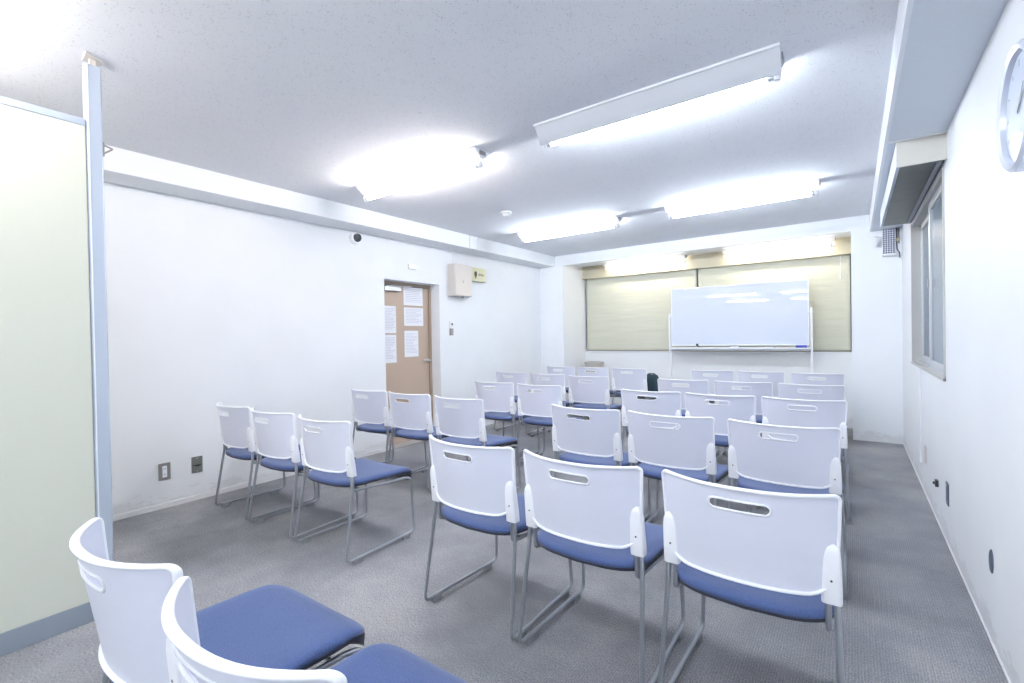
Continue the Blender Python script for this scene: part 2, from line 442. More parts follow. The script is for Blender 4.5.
# notices taped to the door leaf: (y centre, z top, width, height, rows, label)
ppx = dx+0.0165
def notice(yc, zt, w, h, rows, label, head=True):
    t = thing('notice_sheet', (ppx, yc, zt-h))
    tag(t, label, 'notice', 'paper notices taped to the door')
    box('paper', M_paper, (0, 0.0012, -w/2, w/2, 0, h), t)
    bm = newbm(); rnd = random.Random(int(yc*1000+zt*77))
    for i in range(rows):
        z = h*(0.90 - 0.80*i/rows); ln = w*0.8*(rnd.uniform(0.55, 1.0) if i % 4 else 1.0)
        y = -w*0.40
        while y < -w*0.40+ln:
            l = rnd.uniform(0.010, 0.032); bx(bm, 0.0012, 0.0016, y, min(y+l, w*0.42), z-0.003, z+0.003); y += l+0.006
    obj('print', bm, M_ink, t)
    return t
notice(3.463, 1.577, 0.21, 0.309, 14, 'upper left white notice sheet on the tan door')
notice(3.461, 1.250, 0.21, 0.318, 14, 'lower left white notice sheet on the tan door')
notice(3.835, 1.808, 0.300, 0.213, 8, 'topmost right-hand white notice sheet on the tan door')
notice(3.838, 1.570, 0.300, 0.216, 10, 'wide white notice sheet second from the top, right side of door')
notice(3.795, 1.296, 0.215, 0.308, 14, 'narrow white notice sheet just left of the silver door handle')

# ---------------------------------------------------------------- fluorescent fixtures
L_T = 1.20
def fixture(x, y, z, tubecol, strength, label, group, name='fluorescent_light', flip=0, glow_shield=False):
    t = thing(name, (x, y, z), flip); tag(t, label, 'ceiling light', group)
    bm = newbm()    # tapered body widening towards the ceiling
    prof = [(-0.085, 0), (-0.085, -0.006), (-0.018, -0.056), (0.018, -0.056), (0.085, -0.006), (0.085, 0)]
    if glow_shield: prof = [(-0.095, 0), (-0.095, -0.005), (-0.030, -0.103), (-0.026, -0.103), (-0.024, -0.070), (0.018, -0.056), (0.085, -0.006), (0.085, 0)]  # camera-side lip deepened to keep tube glow off the ceiling
    prism(bm, prof, 0, -0.635, 0.635)
    obj('housing', bm, M_housing_shade if glow_shield else M_white, t, bevel=0.0015)
    if glow_shield:
        bm = newbm(); bx(bm, -0.637, 0.637, -0.101, -0.0945, -0.012, 0.0); obj('edge_lip', bm, M_white, t)
    for s in (-1, 1):
        bm = newbm()
        X = s*0.612
        prism(bm, [(-0.016, -0.070), (-0.020, -0.098), (-0.012, -0.116), (0.012, -0.116), (0.020, -0.098), (0.016, -0.070)], 0, X-0.010, X+0.016 if s > 0 else X+0.010)
        so = obj('lamp_socket', bm, M_white, t, bevel=0.003)
        bm = newbm(); bx(bm, X+s*0.0, X+s*0.022, -0.012, 0.012, -0.052, -0.030)
        bx(bm, s*0.634, s*0.640, -0.03, 0.03, -0.035, -0.008)
        o = obj('end_bracket', bm, M_plate, t); 
    bm = newbm(); cyl(bm, (-L_T/2, 0, -0.096), (L_T/2, 0, -0.096), 0.0145, n=18)
    o = obj('fluorescent_tube', bm, emit('tube_glow_%s' % name, tubecol, strength), t, smooth=True); o['label'] = 'glowing fluorescent tube'
    for s in (-1, 1):
        bm = newbm(); cyl(bm, (s*0.575, 0, -0.096), (s*0.604, 0, -0.096), 0.0152, n=18)
        obj('tube_cap', bm, M_alu, o, smooth=True)
    return t
G1 = 'fluorescent lights on the ceiling'
Y1, Y2 = 2.445, 4.70
fixture(-2.63, Y1, H, WARM, TUBE*0.92, 'ceiling light with warm tube, near the left wall above the aisle', G1)
fixture(-0.882, Y1, H, COOL, TUBE, 'large nearest ceiling light with its white housing fully visible, upper right', G1, glow_shield=True)
fixture(-2.62, Y2, H, COOL, TUBE, 'small far left ceiling light beyond the round smoke detector', G1)
fixture(-0.85, Y2, H, COOL, TUBE, 'far right ceiling light just in front of the whiteboard lintel', G1)
fixture(-2.62, Y1-2.45, H, WARM, TUBE*0.95, 'ceiling light behind the partition top, out at the left', G1)
fixture(-0.882, Y1-2.45, H, COOL, TUBE, 'ceiling light overhead, right of the partition', G1)
fixture(-2.62, Y1-4.5, H, WARM, TUBE, 'rear ceiling light on the partition side', G1)
fixture(-0.882, Y1-4.5, H, COOL, TUBE, 'rear ceiling light on the window side', G1)
G2 = 'fluorescent lights in the whiteboard alcove'
ZA = 2.345
fixture(-2.56, 6.93, ZA, CREAM, TUBE*0.30, 'cream lit light at the top left of the alcove above the blinds', G2)
fixture(-0.80, 6.93, ZA, CREAM, TUBE*0.30, 'cream lit light at the top right of the alcove above the whiteboard', G2)

# ---------------------------------------------------------------- alcove: valance and roller blinds
va = thing('blind_valance', (-1.83, 7.05, 2.14))
tag(va, 'beige valance board running along the top of the alcove above both blinds', 'valance')
rel(box('valance_board', M_beige, (XA0, XA1, 7.045, 7.06, 2.15, 2.345), va), (-1.83, 7.05, 2.14))
rel(box('lower_lip', M_beige, (XA0, XA1, 7.035, 7.06, 2.138, 2.15), va), (-1.83, 7.05, 2.14))
def blind(x0, x1, label):
    t = thing('roller_blind', ((x0+x1)/2, YA-0.02, BZ0)); L = ((x0+x1)/2, YA-0.02, BZ0)
    tag(t, label, 'blind', 'roller blinds in the alcove')
    bm = newbm(); nx, nz = 40, 60; rnd = random.Random(int(x0*100)); ph = rnd.uniform(0, 6)
    z0, z1 = BZ0+0.022, 2.30
    g = []
    for j in range(nz+1):
        row = []
        for i in range(nx+1):
            u, v = i/nx, j/nz
            z = z0+(z1-z0)*v; x = x0+(x1-x0)*u
            d = 0.003*math.sin(7*u+ph+2*v) + 0.004*math.exp(-((v-0.22-0.02*math.sin(5*u+ph))/0.012)**2)*(0.5+0.5*math.sin(4*u+ph)) \
                + 0.005*math.exp(-((v-0.90-0.05*math.sin(2*u+ph))/0.010)**2)*max(0, math.sin(4*u+1.0))
            row.append(bm.verts.new((x-L[0], YA-0.028-d-L[1], z-L[2])))
        g.append(row)
    for j in range(nz):
        for i in range(nx): bm.faces.new((g[j][i], g[j][i+1], g[j+1][i+1], g[j+1][i]))
    o = obj('cloth', bm, M_blind, t, smooth=True); s = o.modifiers.new('solid', 'SOLIDIFY'); s.thickness = 0.002
    rel(box('bottom_bar', mat('grey_blind_bar', (0.30, 0.30, 0.27), 0.5, noise=(5, 0.05)), (x0, x1, YA-0.040, YA-0.022, BZ0+0.002, BZ0+0.024), t, bevel=0.002), L)
    bm = newbm(); cyl(bm, (x0, YA+0.0, 2.31), (x1, YA+0.0, 2.31), 0.024, n=20); rel(obj('roller', bm, M_grey, t, smooth=True), L)
    return t, L
blind(XA0+0.03, -1.84, 'left cream roller blind, left of the narrow dark gap')
t, L = blind(-1.815, XA1-0.012, 'right cream roller blind behind the whiteboard')
bm = newbm(); tube(bm, [(-0.12, YA-0.045, 2.14), (-0.118, YA-0.046, 2.0), (-0.12, YA-0.045, 1.88)], 0.003, n=6); cyl(bm, (-0.12, YA-0.045, 1.85), (-0.12, YA-0.045, 1.89), 0.007, 0.004, n=10)
rel(obj('pull_cord', bm, M_trim, t, smooth=True), L)
# dark window wall behind the blinds
struct(box('window_2', M_pskirt, (XA0+0.005, XA1-0.005, YA+0.026, YA+0.030, BZ0, 2.34)))
struct(box('trim_5', M_trim, (XA0, XA1, YA-0.045, YA+0.03, BZ0-0.016, BZ0), bevel=0.002))

# ---------------------------------------------------------------- whiteboard on wheeled stand
RW = (-0.437, 6.85); LW = (-2.126, 6.85)
cx, cy = (RW[0]+LW[0])/2, (RW[1]+LW[1])/2
ang = math.atan2(RW[1]-LW[1], RW[0]-LW[0]); WW = math.hypot(RW[0]-LW[0], RW[1]-LW[1])
wb = thing('whiteboard', (cx, cy, 0), ang); tag(wb, 'large blank white mobile whiteboard on a wheeled stand in front of cream blinds', 'whiteboard')
hw = WW/2; zb0, zb1 = 1.032, 1.852
box('writing_panel', M_board, (-hw+0.012, hw-0.012, -0.012, 0.010, zb0+0.012, zb1-0.012), wb)
bm = newbm()
bx(bm, -hw, hw, -0.016, 0.014, zb0, zb0+0.014); bx(bm, -hw, hw, -0.016, 0.014, zb1-0.014, zb1)
bx(bm, -hw, -hw+0.014, -0.016, 0.014, zb0+0.014, zb1-0.014); bx(bm, hw-0.014, hw, -0.016, 0.014, zb0+0.014, zb1-0.014)
obj('board_frame', bm, M_white, wb, bevel=0.003)
lean = Matrix.Translation((0, 0, 1.44)) @ Matrix.Rotation(math.radians(-0.6), 4, 'X') @ Matrix.Translation((0, 0, -1.44))
for c_ in wb.children: c_.data.transform(lean)     # the board leans back a touch
for s in (-1, 1):
    X = s*(hw+0.022)
    bm = newbm(); bx(bm, X-0.013, X+0.013, -0.013, 0.013, 0.07, 1.50); cyl(bm, (X-s*0.03, 0, 1.45), (X+s*0.018, 0, 1.45), 0.012, n=12)
    obj('post', bm, M_white, wb, bevel=0.003)
    bm = newbm(); bx(bm, X-0.02, X+0.02, -0.20, 0.26, 0.055, 0.085); obj('foot', bm, M_white, wb, bevel=0.006)
    for yy in (-0.18, 0.24):
        bm = newbm(); cyl(bm, (X-0.010, yy, 0.027), (X+0.010, yy, 0.027), 0.027, n=18); bx(bm, X-0.014, X+0.014, yy-0.010, yy+0.010, 0.028, 0.058)
        obj('caster', bm, M_dark, wb, bevel=0.001)
bm = newbm()
prism(bm, [(-0.085, 0.990), (-0.085, 1.006), (-0.080, 1.006), (-0.078, 0.996), (0.012, 0.996), (0.012, 1.010), (0.016, 1.010), (0.016, 0.990)], 0, -hw-0.01, hw+0.01)
obj('pen_tray', bm, M_white, wb)
box('cross_bar', M_white, (-hw-0.01, hw+0.01, -0.010, 0.010, 0.965, 0.989), wb, bevel=0.002)
def on_board(dx_, dy_, z): 
    return (cx + dx_*math.cos(ang) - dy_*math.sin(ang), cy + dx_*math.sin(ang) + dy_*math.cos(ang), z)
e = thing('board_eraser', on_board(hw-0.085, -0.04, 0.996), ang); tag(e, 'blue whiteboard eraser on the right end of the pen tray', 'eraser')
box('grip', mat('blue_plastic_grip', (0.06, 0.08, 0.42), 0.4, noise=(20, 0.05)), (-0.06, 0.06, -0.024, 0.024, 0.014, 0.040), e, bevel=0.006)
box('felt_pad', M_blue, (-0.058, 0.058, -0.022, 0.022, 0, 0.014), e)
for k, (dxx, mm, lab) in enumerate(((hw-0.26, M_red, 'pale pink marker lying on the pen tray beside the blue eraser'), (hw-0.42, M_trim, 'white marker on the pen tray, left of the pink marker'))):
    t = thing('board_marker', on_board(dxx, -0.05, 1.0045), ang); tag(t, lab, 'marker', 'markers on the pen tray')
    bm = newbm(); cyl(bm, (-0.055, 0, 0), (0.03, 0, 0), 0.0085, n=14); obj('barrel', bm, mm, t, smooth=True)
    bm = newbm(); cyl(bm, (0.03, 0, 0), (0.062, 0, 0), 0.009, 0.008, n=14); obj('cap', bm, M_grey if k else M_red, t, smooth=True)
for dxx, mm, lab in ((-hw+0.36, M_dark, 'black round magnet under the left part of the whiteboard'), ):
    bm = newbm(); cyl(bm, (0, 0, 0), (0, -0.010, 0), 0.016, n=20); o = obj('magnet', bm, mm, smooth=True)
    o.location = on_board(dxx, -0.016, 1.045+0.000); o.rotation_euler = (0, 0, ang); o.location.z = 1.046
    tag(o, lab, 'magnet')
bm = newbm(); bx(bm, -0.05, 0.05, -0.02, 0.02, 0, 0.028); o = obj('tray_box', bm, M_white, bevel=0.004)
o.location = on_board(0.0, -0.04, 0.996); o.rotation_euler = (0, 0, ang); tag(o, 'small white box at the middle of the pen tray', 'box')

# ---------------------------------------------------------------- partition on the left
PX, PY0, PY1 = -2.678, -1.9, 0.575
pt = thing('partition_panel', (PX-0.02, PY1, 0)); PL = (PX-0.02, PY1, 0)
tag(pt, 'pale yellow-green partition panel with grey skirting at the left edge', 'partition')
rel(box('panel', M_panel, (PX-0.04, PX, PY0, PY1, 0.088, 2.145), pt, bevel=0.002), PL)
rel(box('skirting', M_pskirt, (PX-0.044, PX+0.004, PY0, PY1, 0, 0.088), pt, bevel=0.002), PL)
rel(box('top_rail', M_post, (PX-0.044, PX+0.003, PY0, PY1, 2.145, 2.175), pt, bevel=0.002), PL)
ps = thing('partition_post', (PX-0.03, 0.60, 0)); PP = (PX-0.03, 0.60, 0)
tag(ps, 'tall pale blue-grey post at the end of the partition, reaching the ceiling', 'post')
bm = newbm()
prism(bm, [(PX-0.006, 0.577), (PX+0.004, 0.583), (PX+0.004, 0.628), (PX-0.004, 0.634), (PX-0.020, 0.634), (PX-0.020, 0.577)], 2, 0, 2.42)
rel(obj('shaft', bm, M_post, ps, bevel=0.002), PP)
bm = newbm(); bx(bm, PX-0.018, PX-0.008, 0.574, 0.577, 2.18, 2.42); bx(bm, PX+0.003, PX+0.006, 0.583, 0.587, 0.0, 2.42)
rel(obj('edge_strip', bm, M_trim, ps), PP)
bm = newbm(); prism(bm, [(PX-0.045, 0.578), (PX+0.040, 0.573), (PX-0.005, 0.645), (PX-0.050, 0.64)], 2, H-0.008, H); bx(bm, PX-0.018, PX-0.002, 0.595, 0.615, 2.42, H-0.008)
rel(obj('ceiling_bracket', bm, M_cab, ps, bevel=0.001), PP)
bm = newbm()
tube(bm, fillet([(PX-0.006, 0.632, 2.085), (PX-0.006, 0.668, 2.075), (PX-0.006, 0.634, 2.045)], 0.003, 2), 0.004, n=6); bx(bm, PX-0.012, PX+0.0, 0.632, 0.638, 2.035, 2.095)
o = rel(obj('clip', bm, M_plate, ps), PP); o['label'] = 'small brown-grey clip on the side of the post'

# ---------------------------------------------------------------- clock
ck = thing('wall_clock', (XR, 1.955, 1.832)); tag(ck, 'round silver-rimmed wall clock high on the right wall', 'clock')
R = 0.180
bm = newbm(); revolve(bm, [(0, 0), (R-0.006, 0), (R, -0.012), (R-0.002, -0.036), (R-0.012, -0.046), (R-0.024, -0.040), (R-0.028, -0.026), (0, -0.026)], 64, 'X'); obj('case', bm, M_clockrim, ck, smooth=True)
bm = newbm(); revolve(bm, [(0, -0.027), (R-0.030, -0.027)], 48, 'X'); f = obj('dial', bm, M_clockface, ck)
f.data.transform(Matrix.Translation((-0.0008, 0, 0)))
bm = newbm()
for k in range(12):
    a = k*PI/6; r0, r1 = (0.118, 0.136)
    c, s = math.cos(a), math.sin(a); w_ = 0.004 if k % 3 == 0 else 0.0022
    P = [Vector((-0.029, c*r+t*(-s), s*r+t*c)) for r, t in ((r0, -w_), (r1, -w_), (r1, w_), (r0, w_))]
    v = [bm.verts.new(p) for p in P] + [bm.verts.new(p+Vector((0.0008, 0, 0))) for p in P]
    for q in ((0,1,2,3),(7,6,5,4),(0,4,5,1),(1,5,6,2),(2,6,7,3),(3,7,4,0)): bm.faces.new([v[i] for i in q])
obj('hour_mark', bm, M_post, ck)
for nm, a, l, w_ in (('hour_hand', 2.3, 0.075, 0.005), ('minute_hand', PI-0.55, 0.112, 0.0035)):
    bm = newbm(); c, s = math.cos(a), math.sin(a)
    P = [Vector((-0.031, c*r-t*s, s*r+t*c)) for r, t in ((-0.015, -w_), (l, -w_*0.5), (l, w_*0.5), (-0.015, w_))]
    v = [bm.verts.new(p) for p in P] + [bm.verts.new(p+Vector((0.001, 0, 0))) for p in P]
    for q in ((0,1,2,3),(7,6,5,4),(0,4,5,1),(1,5,6,2),(2,6,7,3),(3,7,4,0)): bm.faces.new([v[i] for i in q])
    obj(nm, bm, M_grey, ck)

# ---------------------------------------------------------------- small fittings
# smoke detector
bm = newbm(); revolve(bm, [(0, 0), (0.056, 0), (0.056, -0.012), (0.050, -0.018), (0.036, -0.024), (0.034, -0.036), (0.026, -0.043), (0, -0.044)], 36)
o = obj('smoke_detector', bm, M_white, smooth=True); o.location = (-2.80, 3.79, H)
tag(o, 'round white smoke detector on the ceiling', 'smoke detector')
# dome camera under the left beam
dc = thing('dome_camera', (XL, 2.92, 2.225)); tag(dc, 'small white dome camera with dark bubble under the beam on the left wall', 'camera')
bm = newbm(); revolve(bm, [(0, 0), (0.060, 0), (0.062, 0.030), (0.056, 0.044), (0.046, 0.048), (0, 0.048)], 36, 'X'); obj('housing', bm, M_white, dc, smooth=True)
bm = newbm(); revolve(bm, [(0.043, 0.048), (0.041, 0.062), (0.032, 0.078), (0.018, 0.087), (0, 0.090)], 32, 'X'); o = obj('bubble', bm, M_lens, dc, smooth=True); o['label'] = 'dark smoked glass bubble'
# sensor box above the door
sb = box('sensor_box', M_white, (XL, XL+0.022, 3.615, 3.728, 1.993, 2.047), bevel=0.004)
tag(sb, 'small plain white box on the wall above the door', 'sensor')
# breaker cabinet
bcab = thing('breaker_cabinet', (XL, 4.435, 1.725)); tag(bcab, 'beige steel breaker cabinet high on the left wall right of the door', 'cabinet')
box('cabinet_body', M_cab, (0, 0.115, -0.165, 0.150, 0, 0.395), bcab, bevel=0.004)
box('cabinet_door', M_cab, (0.115, 0.124, -0.160, 0.145, 0.005, 0.390), bcab, bevel=0.003)
bm = newbm(); cyl(bm, (0.124, -0.02, 0.18), (0.130, -0.02, 0.18), 0.011, n=16); bx(bm, 0.130, 0.134, -0.024, -0.016, 0.165, 0.195); obj('latch', bm, M_alu, bcab)
bm = newbm(); bx(bm, 0.05, 0.10, 0.01, 0.11, -0.018, 0); obj('cable_gland', bm, M_grey, bcab)
bm = newbm(); cyl(bm, (XL+0.014, 4.37, 2.124), (XL+0.014, 4.37, ZB), 0.010, n=12); o = obj('conduit_pipe', bm, M_trim, smooth=True)
tag(o, 'thin white conduit running from the breaker cabinet up to the beam', 'pipe')
# sign beside it
sg = thing('guide_sign', (XL, 4.80, 1.945)); tag(sg, 'small cream sign box with dark symbol beside the breaker cabinet', 'sign')
box('sign_box', M_sign, (0, 0.060, -0.150, 0.150, 0, 0.178), sg, bevel=0.004)
bm = newbm()
prism(bm, [(-0.085, 0.062), (-0.050, 0.062), (-0.042, 0.085), (-0.045, 0.118), (-0.058, 0.128), (-0.078, 0.128), (-0.092, 0.118), (-0.093, 0.085)], 0, 0.060, 0.0615)
bx(bm, 0.060, 0.0615, -0.078, -0.058, 0.040, 0.062)
y = -0.01
for w_, h_ in ((0.018, 0.030), (0.020, 0.036), (0.014, 0.030), (0.020, 0.034), (0.016, 0.028)):
    bx(bm, 0.060, 0.0615, y, y+w_*0.35, 0.072, 0.072+h_); bx(bm, 0.060, 0.0615, y, y+w_, 0.072+h_*0.45, 0.078+h_*0.45); y += w_+0.005
o = obj('sign_symbol', bm, M_ink2, sg); o['label'] = 'dark round emblem with a row of small dark characters'
# intercom / thermostat near the door
ic = thing('card_switch', (XL, 4.302, 1.235)); tag(ic, 'small wall switch with dark lower half and white top right of the door', 'switch')
box('body', M_white, (0, 0.018, -0.030, 0.030, 0.085, 0.180), ic, bevel=0.003)
box('dark_cover', M_plate, (0, 0.022, -0.026, 0.026, 0, 0.085), ic, bevel=0.003)
bm = newbm(); cyl(bm, (0.018, 0.004, 0.150), (0.026, 0.004, 0.128), 0.009, n=12); obj('knob', bm, M_dark, ic, smooth=True)
# floor-level plates, left wall
def plate(name, loc, facing, m, label, kind):
    t = thing(name, loc, 0 if facing > 0 else PI); tag(t, label, 'socket')
    box('cover_plate', m, (0, 0.006, -0.037, 0.037, 0, 0.122), t, bevel=0.0015)
    if kind == 'outlet':
        box('insert', M_trim, (0.006, 0.010, -0.014, 0.014, 0.020, 0.102), t, bevel=0.001)
        bm = newbm()
        for zc in (0.040, 0.082):
            for yy in (-0.006, 0.004): bx(bm, 0.010, 0.0106, yy, yy+0.002, zc-0.006, zc+0.006)
        obj('slot', bm, M_dark, t)
    elif kind == 'flap':
        bm = newbm(); bx(bm, 0.006, 0.010, -0.030, 0.030, 0.056, 0.061); bx(bm, 0.006, 0.009, -0.010, 0.014, 0.048, 0.056); obj('flap_slot', bm, M_dark, t)
        for zz in (0.012, 0.110):
            bm = newbm(); cyl(bm, (0.006, 0, zz), (0.008, 0, zz), 0.004, n=10); obj('screw', bm, M_alu, t)
    elif kind == 'plain':
        for zz in (0.014, 0.108):
            bm = newbm(); cyl(bm, (0.006, 0, zz), (0.008, 0, zz), 0.004, n=10); obj('screw', bm, M_alu, t)
    return t
plate('wall_socket', (XL, 1.262, 0.205), 1, M_plate, 'brown-framed white power outlet low on the left wall', 'outlet')
plate('wall_socket', (XL, 1.472, 0.208), 1, M_olive, 'olive metal cover plate with a slot low on the left wall, right of the outlet', 'flap')
plate('wall_socket', (XR, 3.52, 0.225), -1, M_dkplate, 'dark rectangular metal cover plate low on the right wall beside the black fitting', 'plain')
plate('wall_socket', (XR, 4.51, 0.235), -1, M_cab, 'small beige socket low on the right wall, farthest from the camera', 'plain')
bm = newbm(); revolve(bm, [(0, 0), (0.045, 0), (0.045, 0.005), (0.038, 0.009), (0.012, 0.010), (0, 0.010)], 28, 'X'); bmesh.ops.scale(bm, vec=(0.6, 0.62, 1), verts=bm.verts); o = obj('round_cover', bm, M_dkplate, smooth=True)
o.location = (XR, 2.50, 0.315); o.rotation_euler = (0, 0, PI); tag(o, 'small oval dark cover plate low on the right wall, nearest the camera', 'cover plate')
bm = newbm(); bx(bm, -0.002, 0.014, -0.020, 0.020, -0.02, 0.02); cyl(bm, (-0.002, 0, 0), (-0.012, 0, 0), 0.008, n=12); o = obj('wall_hook', bm, M_dark, bevel=0.002)
o.location = (XR-0.014, 3.90, 0.245); tag(o, 'small black fitting low on the right wall beside the dark plate', 'fitting')
tb = thing('cable_trunking', (XR, 4.78, 0.0)); tag(tb, 'thin white vertical cable trunking on the far right wall below the window', 'trunking')
box('trunk', M_trim, (-0.009, 0, -0.009, 0.009, 0.27, 0.90), tb, bevel=0.002); box('trunk_box', M_trim, (-0.016, 0, -0.03, 0.03, 0.18, 0.27), tb, bevel=0.004)

# perforated unit with fittings on the back wall by the window
vt = thing('ventilation_unit', (0.315, YB, 1.985)); tag(vt, 'white vent unit with dark perforated grille high in the right rear corner', 'vent')
box('vent_body', M_white, (-0.060, 0.050, -0.075, 0, 0, 0.29), vt, bevel=0.004)
bm = newbm()
for i in range(5):
    for j in range(12):
        x_ = -0.054+i*0.0205; z_ = 0.022+j*0.0218
        bx(bm, x_, x_+0.0155, -0.0765, -0.0745, z_, z_+0.0160)
o = obj('grille', bm, M_grille, vt); o['label'] = 'rows of square dark blue-grey holes'
sp = thing('swivel_lamp', (0.212, YB, 2.13)); tag(sp, 'small white swivel spotlight left of the perforated vent unit', 'lamp')
bm = newbm(); cyl(bm, (0, 0, 0), (0, -0.02, 0), 0.026, n=18); tube(bm, [(0, -0.02, 0), (0, -0.07, 0.01)], 0.009, n=8); obj('bracket_arm', bm, M_white, sp, smooth=True)
bm = newbm(); cyl(bm, (-0.015, -0.07, -0.035), (0.004, -0.115, 0.055), 0.020, 0.034, n=20); obj('lamp_head', bm, M_white, sp, smooth=True)
cf = thing('cable_fitting', (0.39, YB, 1.985)); tag(cf, 'white junction strip with beige clip and dark cables right of the vent grille', 'cable fitting')
box('strip', M_trim, (-0.022, 0.028, -0.035, 0, 0, 0.285), cf, bevel=0.002)
bm = newbm(); tube(bm, fillet([(-0.012, -0.042, 0.285), (-0.012, -0.042, 0.18), (-0.012, -0.042, 0.06), (0.008, -0.042, 0.03), (0.010, -0.042, -0.03)], 0.02), 0.005, n=8)
tube(bm, [(0.004, -0.042, 0.285), (0.004, -0.042, 0.12)], 0.0045, n=8); obj('cable', bm, M_dark, cf, smooth=True)
box('clip', M_beige, (-0.022, 0.016, -0.052, -0.034, 0.145, 0.180), cf, bevel=0.003)

# ---------------------------------------------------------------- the stacking chair
HW = 0.234          # half width of the back at the top
ZT, ZBOT = 0.765, 0.487
def back_pt(x, z, off=0.0):
    """backrest surface: bulges rearward (-y) in the middle, leans back with height"""
    u = x/HW; v = (z-ZBOT)/(ZT-ZBOT)
    y = 0.030 - 0.030*v - (0.070+0.016*v)*(1-min(1, abs(u))**2.3)
    return Vector((x, y+off, z))

